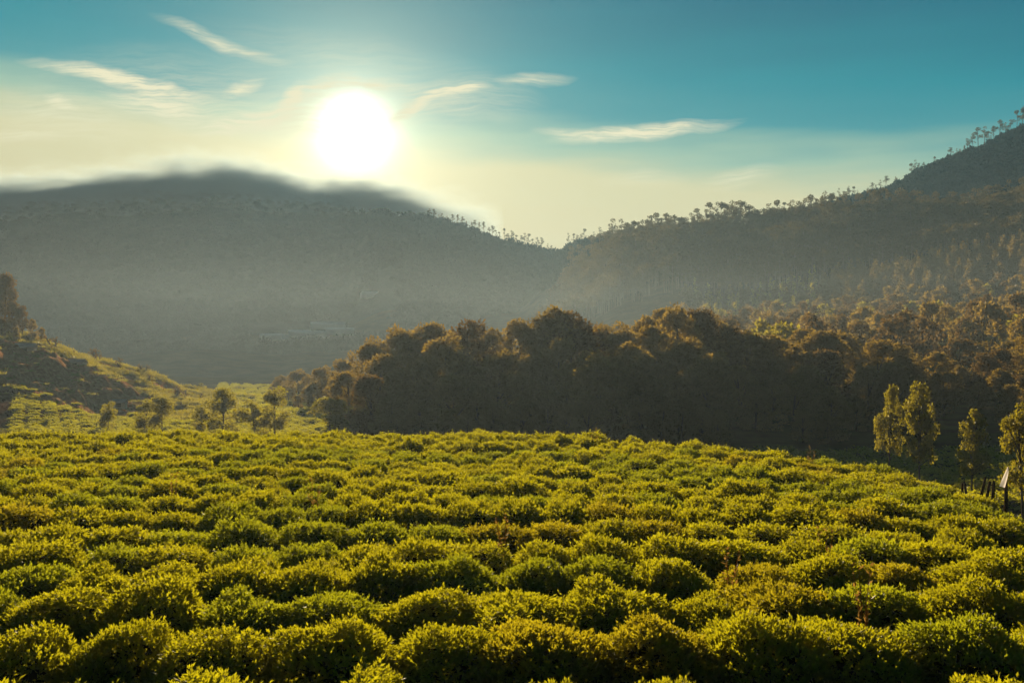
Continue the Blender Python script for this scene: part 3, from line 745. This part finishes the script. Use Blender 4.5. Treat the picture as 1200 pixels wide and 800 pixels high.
# --- wooded slopes on the right
dv_ = tree_meshes(broadleaf, range(440, 445), M['forest'], M['bark'], H=10.0, Rr=4.6, leaf=0.75, per=30, nc=18, low=0.12)
dr_ = tree_meshes(broadleaf, range(446, 449), M['rusty'], M['bark'], H=10.0, Rr=4.4, leaf=0.75, per=30, nc=18, low=0.12)
dy_ = tree_meshes(broadleaf, range(450, 452), M['young'], M['bark'], H=9.0, Rr=5.0, leaf=0.75, per=30, nc=18, low=0.15)
cv_ = tree_meshes(cone_tree, range(460, 466), M['amber'], M['bark'], H=12.0, R=3.3, leaf=0.75, per=22, nc=18, power=0.6)
cg_ = tree_meshes(cone_tree, range(466, 469), M['young'], M['bark'], H=13.0, R=2.6, leaf=0.75, per=22, nc=14)
ev_ = tree_meshes(euca, range(470, 478), M['euca'], M['pale_bark'], H=20.0)
nR = 0
def seg_name(px):
    return 'left end' if px < 850 else ('centre' if px < 1000 else ('right' if px < 1110 else 'far right'))
d = 172
while d < 425:
    px = random.uniform(690, 730) if d < 230 else random.uniform(780, 810)
    while px < 1240:
        dd = d + random.uniform(-8, 8); x = wx(px, dd)
        k = random.random()
        kind, vs_ = ('rusty', dr_) if k < .42 else (('bright green', dy_) if k > .86 else ('olive', dv_))
        bandn = 'low' if d < 260 else ('middle' if d < 345 else 'upper')
        place_tree('slope_tree', random.choice(vs_), x, dd, random.uniform(.6, 1.1),
                   '%s round-crowned tree in the %s band of mixed wood behind the dark wood, %s' % (kind.replace('bright green', 'green'), bandn, seg_name(px)), 'tree',
                   'mixed slope wood, %s band, %s, %s' % (bandn, seg_name(px), kind), sx=random.uniform(.7, 1.15))
        nR += 1
        px += random.uniform(7.5, 12.5) * F / dd
    d += 13 + d * .012
nC = 0
d = 425
while d < 560:
    lo_px = 800 + (560 - d) * 0.2
    px = lo_px + random.uniform(0, 12)
    while px < 1240 and nC < 290:
        dd = d + random.uniform(-7, 7); x = wx(px, dd)
        g = px < 960 and random.random() < .5
        place_tree('conical_tree', random.choice(cg_ if g else cv_), x, dd, random.uniform(.55, 1.05),
                   '%s pointed tree standing on the sunlit shoulder of the right slope, %s' % ('yellow-green' if g else 'orange brown', seg_name(px)), 'conical tree',
                   'pointed trees on the sunlit shoulder, %s, %s' % (seg_name(px), 'green' if g else 'brown'), sx=random.uniform(.8, 1.3))
        nC += 1
        px += random.uniform(4.2, 7.5) * F / dd
    d += 14
# eucalyptus woods: skyline trees as individuals, the body of the wood as one mass
ne = 0
def crest(px, lo, hi):
    dd = np.arange(lo, hi, 4.0); xx = (px - 600) / F * dd
    return float(dd[np.argmax((height(xx, dd) - CZ) / dd)])
def eu(px, d, s, label, group):
    global ne
    x = wx(px, d); ne += 1
    place_tree('eucalyptus_tree', random.choice(ev_), x, d, s, label, 'eucalyptus', group, sx=s * random.uniform(.8, 1.3))
px = 668
while px < 1235:
    eu(px, crest(px, 780, 960) + random.uniform(-9, 6), random.uniform(.8, 1.45), 'tall bare-stemmed eucalyptus on the skyline of the middle ridge, %s' % seg_name(px), 'eucalyptus on the middle ridge, %s' % seg_name(px))
    px += random.uniform(3, 7)
px = 503
while px < 905:
    if abs(px - 657) > 6:
        D0 = float(np.interp(px, [500, 560, 610, 850, 905], [1500, 1430, 1400, 1352, 1350]))
        side = 'left of the notch' if px < 657 else 'right of the notch'
        eu(px, crest(px, D0 - 120, D0 + 120) + random.uniform(-8, 6), random.uniform(.55, 1.05), 'small hazy eucalyptus on the farthest ridge, %s' % side, 'eucalyptus on the farthest ridge, %s' % side)
    px += random.uniform(3.8, 7)
px = 905
while px < 1235:
    if random.random() < .8:
        big = px > 1135
        eu(px, crest(px, 1230, 1500) + random.uniform(-6, 6), random.uniform(.9, 1.6) if big else random.uniform(.5, 1.1), 'dark eucalyptus on the blue mountain slope skyline, %s' % ('near the top right' if big else 'lower slope'), 'eucalyptus on the mountain skyline, %s' % ('top' if big else 'lower'))
    px += random.uniform(4, 7.5)
mass = []
for k in range(3000):
    d = math.sqrt(random.uniform(560 ** 2, 836 ** 2)); px = random.uniform(np.interp(d, [560, 650, 836], [640, 620, 665]), 1250)
    x = wx(px, d); mass.append((random.randrange(8), x, d, hz(x, d), random.uniform(0, 6.28), *(lambda s: (s * 1.25, s * 1.25, s))(random.uniform(.6, 1.05))))
protoE = []
for v in ev_:
    (TV, TQ), (V, Q, mi, vv) = v[2], v[3]
    keep = RNG.random(len(Q)) < 0.6
    Qk = Q[keep]; used, inv = np.unique(Qk, return_inverse=True); Vk = V[used]
    Vk = (Vk.reshape(-1, 4, 3) - Vk.reshape(-1, 4, 3).mean(1, keepdims=True)) * 1.25 + Vk.reshape(-1, 4, 3).mean(1, keepdims=True)
    Vk = Vk.reshape(-1, 3); Qk = inv.reshape(-1, 4)
    protoE.append((np.concatenate([Vk, TV]), np.concatenate([Qk, TQ + len(Vk)]), np.concatenate([np.zeros(len(Qk), int), np.ones(len(TQ), int)]), np.concatenate([vv[used], np.full(len(TV), .5)])))
tag(obj('eucalyptus_wood', bake('eucalyptus_wood', protoE, mass, [M['euca'], M['pale_bark']])), 'dense eucalyptus wood covering the slope below the middle ridge', 'wood', kind='stuff')
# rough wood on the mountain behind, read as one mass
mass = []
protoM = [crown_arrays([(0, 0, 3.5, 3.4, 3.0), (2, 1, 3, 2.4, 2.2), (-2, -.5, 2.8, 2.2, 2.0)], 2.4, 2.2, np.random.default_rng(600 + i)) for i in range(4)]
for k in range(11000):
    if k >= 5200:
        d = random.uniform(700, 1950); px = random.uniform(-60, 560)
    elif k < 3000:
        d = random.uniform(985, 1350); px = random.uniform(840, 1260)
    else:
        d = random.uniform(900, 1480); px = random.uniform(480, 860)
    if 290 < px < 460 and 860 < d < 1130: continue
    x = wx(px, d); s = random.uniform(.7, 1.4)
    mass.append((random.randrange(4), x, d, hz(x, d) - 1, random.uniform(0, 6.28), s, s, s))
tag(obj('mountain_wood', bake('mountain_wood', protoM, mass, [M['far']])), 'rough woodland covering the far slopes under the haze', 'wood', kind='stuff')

# ------------------------------------------------------------------ far greenhouses on the opposite slope
pm = bpy.data.materials.new('white_sheeting'); pm.use_nodes = True
pb = pm.node_tree.nodes['Principled BSDF']; pb.inputs['Base Color'].default_value = (.8, .8, .8, 1); pb.inputs['Roughness'].default_value = .3
tpm = NT(pm.node_tree); npz = tpm.noise(tpm.add('ShaderNodeNewGeometry').outputs['Position'], 0.15, 3)
tpm.link(tpm.ramp(npz, [(.3, (.7, .72, .74, 1)), (.7, (.85, .85, .84, 1))]), pb.inputs['Base Color'])
def tunnel_mesh(L, W, H, bays):
    """row of arched bays, open ground below"""
    V, Q = [], []; n = 8
    for b in range(bays):
        for yy0 in (-L / 2, L / 2):
            base_ = len(V)
            for k in range(n + 1):
                a = math.pi * k / n
                V.append((b * W - bays * W / 2 + W / 2 - math.cos(a) * W * .49, yy0, H * .45 + math.sin(a) * H * .55))
            V.append((b * W - bays * W / 2 + W * .01, yy0, -2.0)); V.append((b * W - bays * W / 2 + W * .99, yy0, -2.0))
        o = b * 2 * (n + 3)
        for k in range(n): Q.append((o + k, o + k + 1, o + n + 3 + k + 1, o + n + 3 + k))
        Q.append((o + n + 1, o, o + n + 3, o + n + 3 + n + 1)); Q.append((o + n, o + n + 2, o + n + 3 + n + 2, o + n + 3 + n))
        for e in (0, n + 3):
            Q.append((o + e + n + 1, o + e, o + e + n, o + e + n + 2))
            for k in range(n // 2): Q.append((o + e + k, o + e + k + 1, o + e + n - k - 1, o + e + n - k)) if k < n // 2 - 1 else None
    return mesh_np('greenhouse', V, Q, [pm])
gh = [tunnel_mesh(26, 7, 4.5, 6), tunnel_mesh(20, 7, 4, 4), tunnel_mesh(34, 7, 4.5, 8)]
for i, (px, d, k, rz, lab) in enumerate([
    (386, 1010, 2, .25, 'largest white greenhouse roof, uppermost on the hazy slope'),
    (352, 985, 1, .2, 'white greenhouse roof left of the largest on the hazy slope'),
    (398, 930, 0, .3, 'white greenhouse roof below the largest on the hazy slope'),
    (366, 905, 0, .2, 'white greenhouse roof in the lower row of the hazy slope'),
    (322, 920, 1, .1, 'small isolated white greenhouse roof, leftmost on the hazy slope'),
    (434, 1080, 1, .35, 'faint white greenhouse roof, rightmost and farthest on the hazy slope')]):
    x = wx(px, d); tag(obj('greenhouse', gh[k], None, (x, d, hz(x, d) + 2), rz + 1.45), lab, 'greenhouse', 'greenhouses across the valley')

gp = []
gr = np.random.default_rng(5)
for i in range(4):
    n = 60; p = np.stack([gr.normal(scale=.45, size=n), gr.normal(scale=.45, size=n), gr.random(n) * .1], 1)
    V, Q = rhombi(p, np.stack([gr.normal(scale=.5, size=n), gr.normal(scale=.5, size=n), np.ones(n)], 1), gr.uniform(.2, .5, n), gr.uniform(.05, .12, n), gr)
    gp.append((V, Q, np.zeros(n, int), np.repeat(gr.random(n), 4)))
places = []
for k in range(9000):
    px = random.uniform(-60, 300); d = random.uniform(140, 215); x = wx(px, d)
    if d < 170 and px < 180 and random.random() < .97: continue
    if float(vnoise(np.array([x / 3.0]), np.array([d / 3.0]), 8)[0]) < -.12: continue
    s_ = random.uniform(.6, 1.5); places.append((random.randrange(4), x, d, hz(x, d), random.uniform(0, 6.28), s_, s_, s_ * random.uniform(.6, 1.2)))
tag(obj('hill_grass', bake('hill_grass', gp, places, [M['young']])), 'rough grass over the top slope of the left hill', 'grass', kind='stuff')

# small huts on the left hill
hutm = ground_mat('hut_wall', [(.3, (.45, .42, .38, 1)), (.7, (.6, .57, .52, 1))], 1.0, .1, 5)
roofm = ground_mat('tin_roof', [(.3, (.30, .27, .26, 1)), (.7, (.55, .52, .50, 1))], 2.0, .1, 5)
def hut(px, d, L, W, H, rz, lab):
    x = wx(px, d); e = empty('hut', (x, d, hz(x, d)), rz); tag(e, lab, 'hut')
    obj('wall', box_mesh('wall', (-L / 2, -W / 2, -1.5), (L / 2, W / 2, H), hutm), e)
    V = [(-L * .55, -W * .62, H - .1), (L * .55, -W * .62, H - .1), (L * .55, 0, H + W * .3), (-L * .55, 0, H + W * .3), (-L * .55, W * .62, H - .1), (L * .55, W * .62, H - .1)]
    V += [(a, b, c + .12) for a, b, c in V]
    Q = [(1, 0, 3, 2), (2, 3, 4, 5), (6, 7, 8, 9), (9, 8, 11, 10), (0, 1, 7, 6), (5, 4, 10, 11), (0, 6, 9, 3), (3, 9, 10, 4), (1, 2, 8, 7), (2, 5, 11, 8)]
    obj('roof', mesh_np('roof', V, Q, [roofm]), e)
    obj('door', box_mesh('door', (-.45, -W / 2 - .06, 0), (.45, -W / 2 - .005, H * .85), M['bark']), e)
hut(30, 168, 3.0, 1.8, .8, .2, 'tiny pale shelter with tin roof, highest on the left hill')
hut(90, 169, 2.8, 1.6, .7, -.1, 'tiny pale shelter with tin roof at mid slope of the left hill')
hut(140, 156, 2.0, 1.4, .7, .1, 'lowest pale hut at the foot of the left hill')

# ------------------------------------------------------------------ fence, ploughed plot and flag at right
soil = ground_mat('ploughed_soil', [(.35, (.035, .018, .012, 1)), (.65, (.09, .045, .03, 1))], 1.2, .9, 6)
gx, gy = np.meshgrid(np.linspace(0, 1, 90), np.linspace(0, 1, 90))
pxl = 1150 + gx * 260; dl = 24.5 + gy * 13.0
PX_ = wx(pxl, dl) + gy * .4; PY_ = dl
PZ_ = height(PX_, PY_) + 0.10 + 0.10 * np.sin(PY_ * 2 * math.pi / 0.75 + 0.3 * np.sin(PX_)) + 0.12 * fbm(PX_, PY_, .5, 3, 77)
qi, qj = np.meshgrid(np.arange(89), np.arange(89), indexing='ij')
pq = np.stack([qi * 90 + qj, qi * 90 + qj + 1, (qi + 1) * 90 + qj + 1, (qi + 1) * 90 + qj], -1).reshape(-1, 4)
tag(obj('ploughed_soil', mesh_np('ploughed_soil', np.stack([PX_, PY_, PZ_], -1).reshape(-1, 3), pq, [soil], smooth=True)), kind='structure')

fence = empty('wooden_fence', (wx(1150, 27), 27, hz(wx(1150, 27), 27)))
tag(fence, 'rough fence of leaning dark posts and wire along the ploughed plot', 'fence')
posts = [(1126, 38, .9, .05), (1134, 36, 1.0, -.12), (1143, 32, 1.25, .28), (1150, 31, 1.2, .22), (1160, 28, 1.25, .10), (1177, 25.5, 1.35, .03), (1203, 23.5, 1.5, .02), (1245, 21, 1.5, 0)]
tips = []
for (px, d, H, lean) in posts:
    x = wx(px, d); z = hz(x, d); b = Vector((x, d, z)) - fence.location
    top = b + Vector((lean * H, random.uniform(-.05, .05), H))
    pth = [(b.x, b.y, b.z - .4), ((b.x + top.x) / 2 + .02, (b.y + top.y) / 2, (b.z + top.z) / 2), tuple(top)]
    V, Q = tube(pth, [.055, .05, .038], 7)
    # cap
    n = len(V); V = np.concatenate([V, [pth[2]]]); Q = np.concatenate([Q, [(n - 7 + k, n - 7 + (k + 1) % 7, n, n) for k in range(0)]]) if False else Q
    obj('post', mesh_np('post', V, Q, [M['post']], smooth=True), fence); tips.append((b, top))
wm = bpy.data.materials.new('rusty_wire'); wm.use_nodes = True
wb = wm.node_tree.nodes['Principled BSDF']; wb.inputs['Base Color'].default_value = (.09, .06, .045, 1); wb.inputs['Metallic'].default_value = 0; wb.inputs['Roughness'].default_value = 1.0; wb.inputs['Specular IOR Level'].default_value = 0
for f in (.45, .85):
    pts_ = []
    for i in range(len(tips) - 1):
        a = tips[i][0].lerp(tips[i][1], f); b = tips[i + 1][0].lerp(tips[i + 1][1], f)
        for q in range(6):
            t_ = q / 6; p = a.lerp(b, t_); pts_.append((p.x, p.y, p.z - .05 * 4 * t_ * (1 - t_)))
    V, Q = tube(pts_, [.003] * len(pts_), 4)
    obj('wire', mesh_np('wire', V, Q, [wm]), fence)
# white cloth tied to the post
fx_, fd = wx(1177, 25.5), 25.45; ft = fence.location + tips[5][1]
fl = bpy.data.materials.new('white_cloth'); fl.use_nodes = True; tf = NT(fl.node_tree); tf.n.clear()
fo = tf.add('ShaderNodeOutputMaterial'); fd_ = tf.add('ShaderNodeBsdfDiffuse'); ftn = tf.add('ShaderNodeBsdfTranslucent'); fmx = tf.add('ShaderNodeMixShader')
fd_.inputs[0].default_value = (.8, .78, .76, 1); ftn.inputs[0].default_value = (.8, .74, .7, 1); fmx.inputs[0].default_value = .5
tf.link(fd_.outputs[0], fmx.inputs[1]); tf.link(ftn.outputs[0], fmx.inputs[2]); tf.link(fmx.outputs[0], fo.inputs[0])
flag = empty('cloth_flag', (ft.x, ft.y, ft.z - .15)); tag(flag, 'small white cloth hanging from a stick on the fence post', 'flag')
V, Q = tube([(0, 0, -.3), (.02, 0, .2), (.06, 0, .55)], [.014, .012, .009], 6); obj('stick', mesh_np('stick', V, Q, [M['post']]), flag)
gv = []; n1, n2 = 9, 14
for i in range(n2):
    for j in range(n1):
        a, b = i / (n2 - 1), j / (n1 - 1)
        wdt = .04 + .13 * a ** .8
        gv.append((.06 - .12 * a + (b - .5) * wdt, .05 * math.sin(b * 7 + a * 2) * (0.4 + a), .54 - .50 * a - .04 * b * a))
gq = [(i * n1 + j, i * n1 + j + 1, (i + 1) * n1 + j + 1, (i + 1) * n1 + j) for i in range(n2 - 1) for j in range(n1 - 1)]
obj('cloth', mesh_np('cloth', gv, gq, [fl], smooth=True), flag)

# ------------------------------------------------------------------ weeds standing in the tea
def weed_mesh(seed):
    rng = np.random.default_rng(seed); parts = []
    P_, D_ = [], []
    for k in range(5):
        a = rng.uniform(0, 6.28); tx, ty = math.cos(a) * .14, math.sin(a) * .14; h = rng.uniform(.9, 1.25)
        parts.append(tube([(0, 0, 0), (tx * .4, ty * .4, h * .6), (tx, ty, h)], [.006, .005, .002], 4))
        for q in range(12):
            t_ = rng.uniform(.35, 1); P_.append((tx * t_, ty * t_, h * t_)); D_.append((rng.normal(), rng.normal(), .7))
    V, Q = join(parts); P_ = np.array(P_); D_ = np.array(D_)
    V2, Q2 = rhombi(P_, D_, rng.uniform(.05, .11, len(P_)), rng.uniform(.02, .035, len(P_)), rng)
    V, Q = join([(V, Q), (V2, Q2)])
    return mesh_np('weed', V, Q, [M['weed']], rng.random(len(V)))
wd_ = [weed_mesh(i) for i in range(3)]
wsp = [(368, 22.5, 'left of centre beyond the middle rows'), (205, 23.5, 'left side of the field'), (590, 17, 'centre of the field'), (697, 41, 'on the brow below the dark wood'),
       (966, 15, 'right of centre among the middle rows'), (855, 13.5, 'right of centre nearer the camera'), (950, 36, 'near the right brow'), (1012, 11.5, 'right foreground')]
for i, (px, d, lab) in enumerate(wsp):
    x = wx(px, d); tag(obj('weed', wd_[i % 3], None, (x, d, hz(x, d) + .05), i, .95), 'dry reddish weed sticking out of the tea, %s' % lab, 'weed', 'weeds in the tea')
print('trees', nR, nC, ne, 'bushes', len(single), len(rest), 'zmax', zmax, 'zmin', GZ.min())
